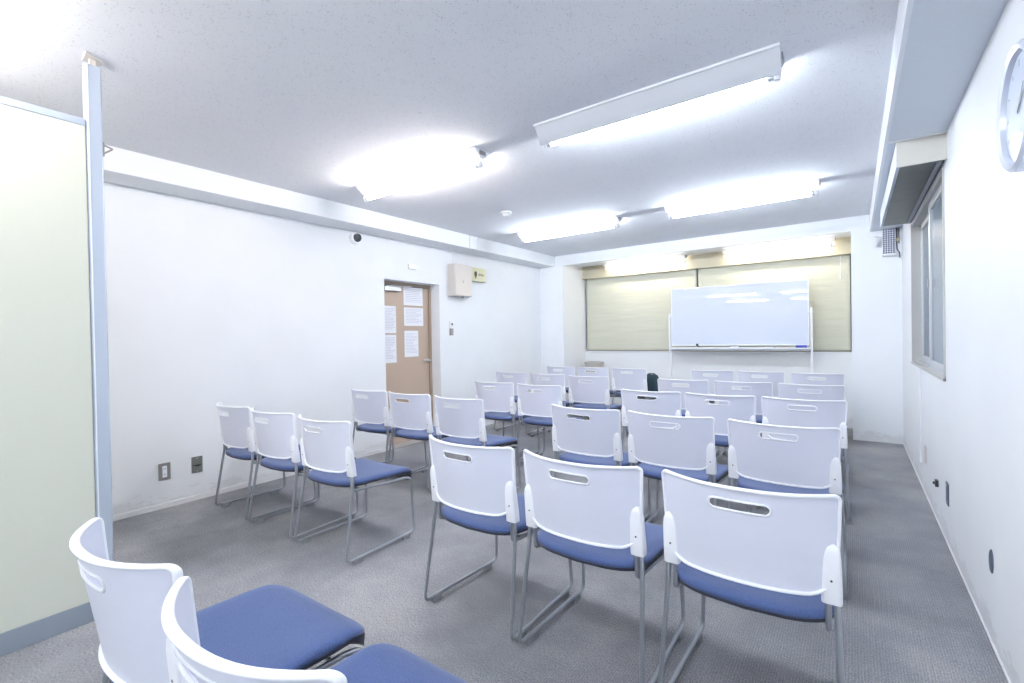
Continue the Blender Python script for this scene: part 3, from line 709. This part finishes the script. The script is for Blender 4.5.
def make_chair():
    ch = thing('stacking_chair')
    # --- backrest panel with the handle slot
    def corner(cx_, cz_, r, a0, a1, n=8): return [(cx_+r*math.cos(a0+(a1-a0)*i/n), cz_+r*math.sin(a0+(a1-a0)*i/n)) for i in range(n+1)]
    out = []
    r1, r2_ = 0.016, 0.075
    out += corner(HW-r1, ZT-r1, r1, 0, PI/2)
    nseg = 22
    for i in range(1, nseg): out.append((HW-r1 - (2*HW-2*r1)*i/nseg, ZT))
    out += corner(-HW+r1, ZT-r1, r1, PI/2, PI)
    HB = HW-0.008
    for i in range(1, 9): t = i/9; out.append((-HW+(HW-HB)*t, ZT-r1-(ZT-r1-ZBOT-r2_)*t))
    out += corner(-HB+r2_, ZBOT+r2_, r2_, PI, 1.5*PI)
    for i in range(1, nseg): out.append((-HB+r2_+(2*HB-2*r2_)*i/nseg, ZBOT))
    out += corner(HB-r2_, ZBOT+r2_, r2_, 1.5*PI, 2*PI)
    for i in range(1, 9): t = i/9; out.append((HB+(HW-HB)*t, ZBOT+r2_+(ZT-r1-ZBOT-r2_)*t))
    sx, sz, sr = 0.080, 0.714, 0.0150       # slot
    hole = corner(sx-sr, sz, sr, -PI/2, PI/2, 8)
    for i in range(1, 12): hole.append((sx-sr-(2*sx-2*sr)*i/12, sz+sr))
    hole += corner(-sx+sr, sz, sr, PI/2, 1.5*PI, 8)
    for i in range(1, 12): hole.append((-sx+sr+(2*sx-2*sr)*i/12, sz-sr))
    pts = list(out)+list(hole); no, nh = len(out), len(hole)
    edges = [(i, (i+1) % no) for i in range(no)] + [(no+i, no+(i+1) % nh) for i in range(nh)]
    def inside(p, poly):
        c = False; j = len(poly)-1
        for i in range(len(poly)):
            (x1, y1), (x2, y2) = poly[i], poly[j]
            if (y1 > p[1]) != (y2 > p[1]) and p[0] < (x2-x1)*(p[1]-y1)/(y2-y1)+x1: c = not c
            j = i
        return c
    for off_ in (0.006, 0.013):      # rings of points hugging the slot keep the surface smooth there
        for hx, hz in hole:
            cxx = max(-(sx-sr), min(sx-sr, hx)); dxx, dzz = hx-cxx, hz-sz; L_ = math.hypot(dxx, dzz)
            pts.append((hx+dxx/L_*off_, hz+dzz/L_*off_))
    for i in range(-22, 23):
        for j in range(26):
            p = (i*0.0105, ZBOT+0.010+j*0.0105)
            if inside(p, out) and not inside(p, hole) and min((p[0]-q[0])**2+(p[1]-q[1])**2 for q in pts[:no+3*nh]) > 0.007**2: pts.append(p)
    vs, es, fs, *_ = delaunay_2d_cdt([Vector(p) for p in pts], edges, [], 0, 1e-6)
    tris = []
    for f in fs:
        c = sum((vs[i] for i in f), Vector((0, 0)))/len(f)
        if inside(c, out) and not inside(c, hole):
            p_, q_, r_ = (vs[i] for i in f[:3])
            tris.append(list(f) if (q_-p_).cross(r_-p_) > 0 else list(f)[::-1])
    def nrm(x, z):
        h = 0.002
        du = back_pt(x+h, z)-back_pt(x-h, z); dv = back_pt(x, z+h)-back_pt(x, z-h)
        return du.cross(dv).normalized()        # points rearward (-y)
    N_ = [nrm(v.x, v.y) for v in vs]; P_ = [back_pt(v.x, v.y) for v in vs]; nv = len(vs)
    coords = [p+n*0.003 for p, n in zip(P_, N_)] + [p-n*0.003 for p, n in zip(P_, N_)]
    faces = tris + [[i+nv for i in f[::-1]] for f in tris]
    def vid(k): return k        # outline and hole vertices keep their order in the triangulation
    for i, j in edges: faces.append([i, i+nv, j+nv, j])
    me = bpy.data.meshes.new('backrest'); me.from_pydata(coords, [], faces); me.update()
    ln = []
    for pi_, p in enumerate(me.polygons):
        p.use_smooth = True
        for vi in p.vertices:
            ln.append(N_[vi] if pi_ < len(tris) else (-N_[vi-nv] if pi_ < 2*len(tris) else p.normal.copy()))
    me.normals_split_custom_set([tuple(n) for n in ln])
    me.materials.append(M_plastic)
    back = bpy.data.objects.new('backrest', me); link(back); back.parent = ch
    bm = newbm(); tube(bm, [back_pt(*p, off=-0.003) for p in out], 0.0050, n=10, closed=True, yk=1.9); rim = obj('edge_rim', bm, M_plrim, back, smooth=True, angle=70)
    bm = newbm(); tube(bm, [back_pt(*p, off=-0.003) for p in hole], 0.0030, n=8, closed=True); obj('handle_rim', bm, M_plrim, back, smooth=True, angle=70)
    # --- side brackets that clamp the back to the frame
    for sgn in (-1, 1):
        bm = newbm()
        secs = [(0.466, 0.0235, 0.017, 0.0), (0.470, 0.0245, 0.018, 0.0), (0.52, 0.0240, 0.018, 0.0), (0.590, 0.0225, 0.016, -0.001), (0.612, 0.0205, 0.013, -0.001), (0.624, 0.016, 0.010, -0.001), (0.631, 0.008, 0.005, 0.0), (0.633, 0.003, 0.002, 0.0)]
        rings = []
        for z, a, b, dy in secs:
            ring = []
            for k in range(16):
                t = 2*PI*k/16; ct, st = math.cos(t), math.sin(t); e_ = 0.40
                ring.append(bm.verts.new((sgn*(HW-0.021) + a*math.copysign(abs(ct)**e_, ct), 0.014 - 0.10*(z-0.5) + dy + b*math.copysign(abs(st)**e_, st), z)))
            rings.append(ring)
        for A, B in zip(rings, rings[1:]):
            for k in range(16): bm.faces.new((A[k], A[(k+1) % 16], B[(k+1) % 16], B[k]))
        bm.faces.new(rings[0][::-1]); bm.faces.new(rings[-1])
        br = obj('side_bracket', bm, M_plrim, ch, smooth=True, angle=50)
        bm = newbm(); cyl(bm, (sgn*(HW-0.021), 0.002, 0.533), (sgn*(HW-0.021), -0.0075, 0.533), 0.0032, n=10)
        o = obj('screw', bm, M_dark, br); o['label'] = 'small dark screw'
    # --- seat pad, built as stacked outline rings
    def outline(sc_, n=56):
        res = []
        for k in range(n):
            t = 2*PI*k/n; ct, st = math.cos(t), math.sin(t); e_ = 0.36 if st > 0 else 0.40
            x = 0.226*math.copysign(abs(ct)**0.36, ct); y = 0.213+(0.272 if st > 0 else 0.207)*math.copysign(abs(st)**e_, st)
            if st < 0: x *= 1.0
            y -= 0.0 if st > 0 else 0.034*(1-min(1, abs(x)/0.226)**2)
            if y > 0.2: x *= 1+0.030*((y-0.2)/0.28)
            res.append((x*sc_, 0.196+(y-0.196)*sc_))
        return res
    def zf(x, y):      # seat profile: gentle dip, waterfall front
        z = 0.423 - 0.016*max(0, (y-0.17)/0.30) + (0.006*((y-0.17)/0.22)**2 if y < 0.17 else 0)
        if y > 0.39: z -= 0.036*((y-0.39)/0.095)**2.0
        z += 0.006*(x/0.226)**2
        return z
    def rings_obj(name, prof, m, parent, smooth=True):
        bm = newbm(); prev = None
        for sc_, dz in prof:
            if sc_ == 0:
                c = bm.verts.new((0, 0.19, zf(0, 0.19)+dz)); ring = [c]
            else: ring = [bm.verts.new((x, y, zf(x, y)+dz-(0.45*max(0, y-0.40) if dz < -0.025 else 0))) for x, y in outline(sc_)]
            if prev:
                n = max(len(ring), len(prev))
                for k in range(n):
                    q = []
                    for v in (prev[k % len(prev)], prev[(k+1) % len(prev)], ring[(k+1) % len(ring)], ring[k % len(ring)]):
                        if v not in q: q.append(v)
                    bm.faces.new(q)
            prev = ring
        return obj(name, bm, m, parent, smooth=smooth, angle=55)
    seat = rings_obj('seat', [(0, -0.020), (0.5, -0.020), (0.985, -0.020), (1.0, -0.016), (1.003, -0.008), (0.99, -0.003), (0.965, 0.002), (0.92, 0.005), (0.8, 0.006), (0.6, 0.005), (0.35, 0.004), (0, 0.003)], M_seat, ch)
    rings_obj('seat_shell', [(0, -0.031), (0.5, -0.031), (0.96, -0.030), (0.995, -0.027), (1.006, -0.021), (1.003, -0.0165), (0.98, -0.0155)], M_shell, seat)
    # --- tubular side frames
    r = 0.0080
    for sgn in (-1, 1):
        P = [(sgn*0.222, 0.014, 0.560), (sgn*0.226, 0.012, 0.42), (sgn*0.243, -0.050, 0.026), (sgn*0.228, 0.445, 0.026), (sgn*0.216, 0.436, 0.350), (sgn*0.213, 0.385, 0.362), (sgn*0.207, 0.045, 0.380), (sgn*0.205, 0.021, 0.388), (sgn*0.205, 0.016, 0.54)]
        pts_ = [Vector(P[0]), Vector(P[1])] + fillet([P[1], P[2], P[3], P[4]], 0.035, 6)[1:-1] + fillet([P[3], P[4], P[5]], 0.03, 6)[1:-1] + fillet([P[5], P[6], P[7], P[8]], 0.022, 5)
        bm = newbm(); tube(bm, pts_, r, n=10)
        fr = obj('side_frame', bm, M_tube, ch, smooth=True, angle=80)
        for yy in (0.020, 0.375):
            bm = newbm(); xx = sgn*(0.243-0.015*(yy+0.05)/0.495)
            bx(bm, xx-0.0105, xx+0.0105, yy-0.025, yy+0.025, 0.0, 0.030); obj('floor_glide', bm, M_glide, fr, bevel=0.003)
    for yy, zz in ((0.075, 0.380), (0.345, 0.366)):
        bm = newbm(); tube(bm, [(-0.206, yy, zz), (0.206, yy, zz)], 0.0075, n=8); obj('cross_bar', bm, M_tube, ch, smooth=True, angle=80)
    return ch

# corner pixels of every back were traced back to floor positions: (x, y, turn in degrees) of each chair
B0 = 'white-backed blue-seated stacking chair'
RB = 'chairs in the right-hand block'; LB = 'chairs in the left-hand block'
C1, C2, C3 = -1.315, -0.790, -0.265
chairs = [
 # right block, nearest row to farthest
 (-1.307, 0.345, 1.5, 'white chair at the bottom left corner, seen from the side beside the partition', RB),
 (-0.780, 0.352, 1.5, 'white chair cut off by the bottom edge, right of the bottom left corner chair', RB),
 (-1.318, 1.492, -1.0, B0+', nearest full row of right block, left end beside the open floor', RB),
 (-0.800, 1.492, -0.5, B0+', nearest full row of right block, middle of three', RB),
 (-0.266, 1.508, 0.5, 'largest white chair back in the picture, right end of nearest full row', RB),
 (-1.335, 2.575, -2.0, B0+', right block second full row, left end on the aisle', RB),
 (-0.820, 2.575, 0.0, B0+', right block second full row, middle of three', RB),
 (-0.285, 2.565, -1.5, B0+', right block second full row, right end by the window wall', RB),
 (-1.285, 3.585, 0.5, B0+', right block third full row, left end, dark slot in its back', RB),
 (-0.780, 3.575, 0.5, B0+', right block third full row, middle of three', RB),
 (-0.272, 3.580, 1.0, B0+', right block third full row, right end by the window wall', RB),
 (-1.330, 4.600, 2.0, B0+', right block fourth full row, left end on the aisle', RB),
 (-0.805, 4.600, 2.0, B0+', right block fourth full row, middle of three', RB),
 (-0.290, 4.590, -2.0, B0+', right block fourth full row, right end by the window wall', RB),
 (-1.355, 5.860, 0.0, B0+', right block farthest row before the whiteboard, left end', RB),
 (-0.845, 5.880, 1.0, B0+', right block farthest row before the whiteboard, middle of three', RB),
 (-0.310, 5.840, 1.5, B0+', right block farthest row before the whiteboard, right end', RB),
 # left block, nearest row to farthest
 (-3.480, 1.500, -1.5, B0+', left block nearest row, against the left wall', LB),
 (-2.955, 1.500, 1.5, B0+', left block nearest row, middle of three', LB),
 (-2.405, 1.505, 1.2, B0+', left block nearest row, right end with full seat showing', LB),
 (-3.408, 2.562, 0.8, B0+', left block second row, left end against the wall before the door', LB),
 (-2.896, 2.562, 0.8, B0+', left block second row, middle of three, in front of the door', LB),
 (-2.345, 2.545, 0.5, B0+', left block second row, right end on the aisle', LB),
 (-2.845, 3.600, 0.5, B0+', left block third row of only two, left one', LB),
 (-2.310, 3.580, 1.0, B0+', left block third row of only two, right one', LB),
 (-3.450, 4.720, 1.0, B0+', left block fourth row, left end by the wall', LB),
 (-2.880, 4.650, -2.0, B0+', left block fourth row, middle of three', LB),
 (-2.310, 4.560, 2.5, B0+', left block fourth row, right end on the aisle', LB),
 (-3.415, 5.880, -2.0, B0+', left block farthest row, left end near the rear corner', LB),
 (-2.900, 5.860, -1.5, B0+', left block farthest row, middle of three', LB),
 (-2.365, 5.830, -0.5, B0+', left block farthest row, right end with a dark bag beside it', LB),
]
proto = make_chair()
for i, (x, y, a, lab, g) in enumerate(chairs):
    o = proto if i == 0 else copy_tree(proto)
    o.location = (x, y, 0); o.rotation_euler = (0, 0, math.radians(a))
    tag(o, lab, 'chair', g)

# ---------------------------------------------------------------- bag on the far chair, grey bin in the alcove
bg = thing('shoulder_bag', (-2.165, 6.10, 0.4475)); tag(bg, 'dark teal bag standing on the seat of a far left-block chair', 'bag')
bm = newbm()
secs = [(0.0, 0.085, 0.060), (0.03, 0.098, 0.075), (0.12, 0.095, 0.070), (0.20, 0.085, 0.055), (0.25, 0.072, 0.035), (0.27, 0.05, 0.015)]
rings = []
for z, a, b in [(z_*0.84, a_*1.15, b_) for z_, a_, b_ in secs]:
    rings.append([bm.verts.new((a*math.copysign(abs(math.cos(2*PI*k/20))**0.6, math.cos(2*PI*k/20))+0.004*math.sin(3*k), b*math.copysign(abs(math.sin(2*PI*k/20))**0.7, math.sin(2*PI*k/20)), z+0.004*math.sin(2*k))) for k in range(20)])
for A, B in zip(rings, rings[1:]):
    for k in range(20): bm.faces.new((A[k], A[(k+1) % 20], B[(k+1) % 20], B[k]))
bm.faces.new(rings[0][::-1]); bm.faces.new(rings[-1])
obj('bag_body', bm, M_bag, bg, smooth=True)
bm = newbm(); tube(bm, fillet([(-0.05, 0, 0.20), (-0.04, 0, 0.238), (0.05, 0, 0.238), (0.06, 0, 0.20)], 0.04), 0.006, n=8); obj('handle', bm, M_dark, bg, smooth=True)
rb = thing('bin', (-3.42, 6.98, 0)); tag(rb, 'grey-beige open bin at the left end of the alcove behind the chairs', 'bin')
bm = newbm()
for z0, z1, a0, a1 in ((0, 0.77, 0.105, 0.135),):
    def rr(a, b, z, n=24): return [bm.verts.new((a*math.copysign(abs(math.cos(2*PI*k/n))**0.4, math.cos(2*PI*k/n)), b*math.copysign(abs(math.sin(2*PI*k/n))**0.4, math.sin(2*PI*k/n)), z)) for k in range(n)]
    R_ = [rr(0.105, 0.085, 0), rr(0.135, 0.105, 0.75), rr(0.143, 0.113, 0.75), rr(0.143, 0.113, 0.775), rr(0.128, 0.098, 0.775), rr(0.100, 0.080, 0.02)]
    for A, B in zip(R_, R_[1:]):
        for k in range(24): bm.faces.new((A[k], A[(k+1) % 24], B[(k+1) % 24], B[k]))
    bm.faces.new(R_[0][::-1]); bm.faces.new(R_[-1])
obj('bin_body', bm, M_bin, rb, smooth=True)
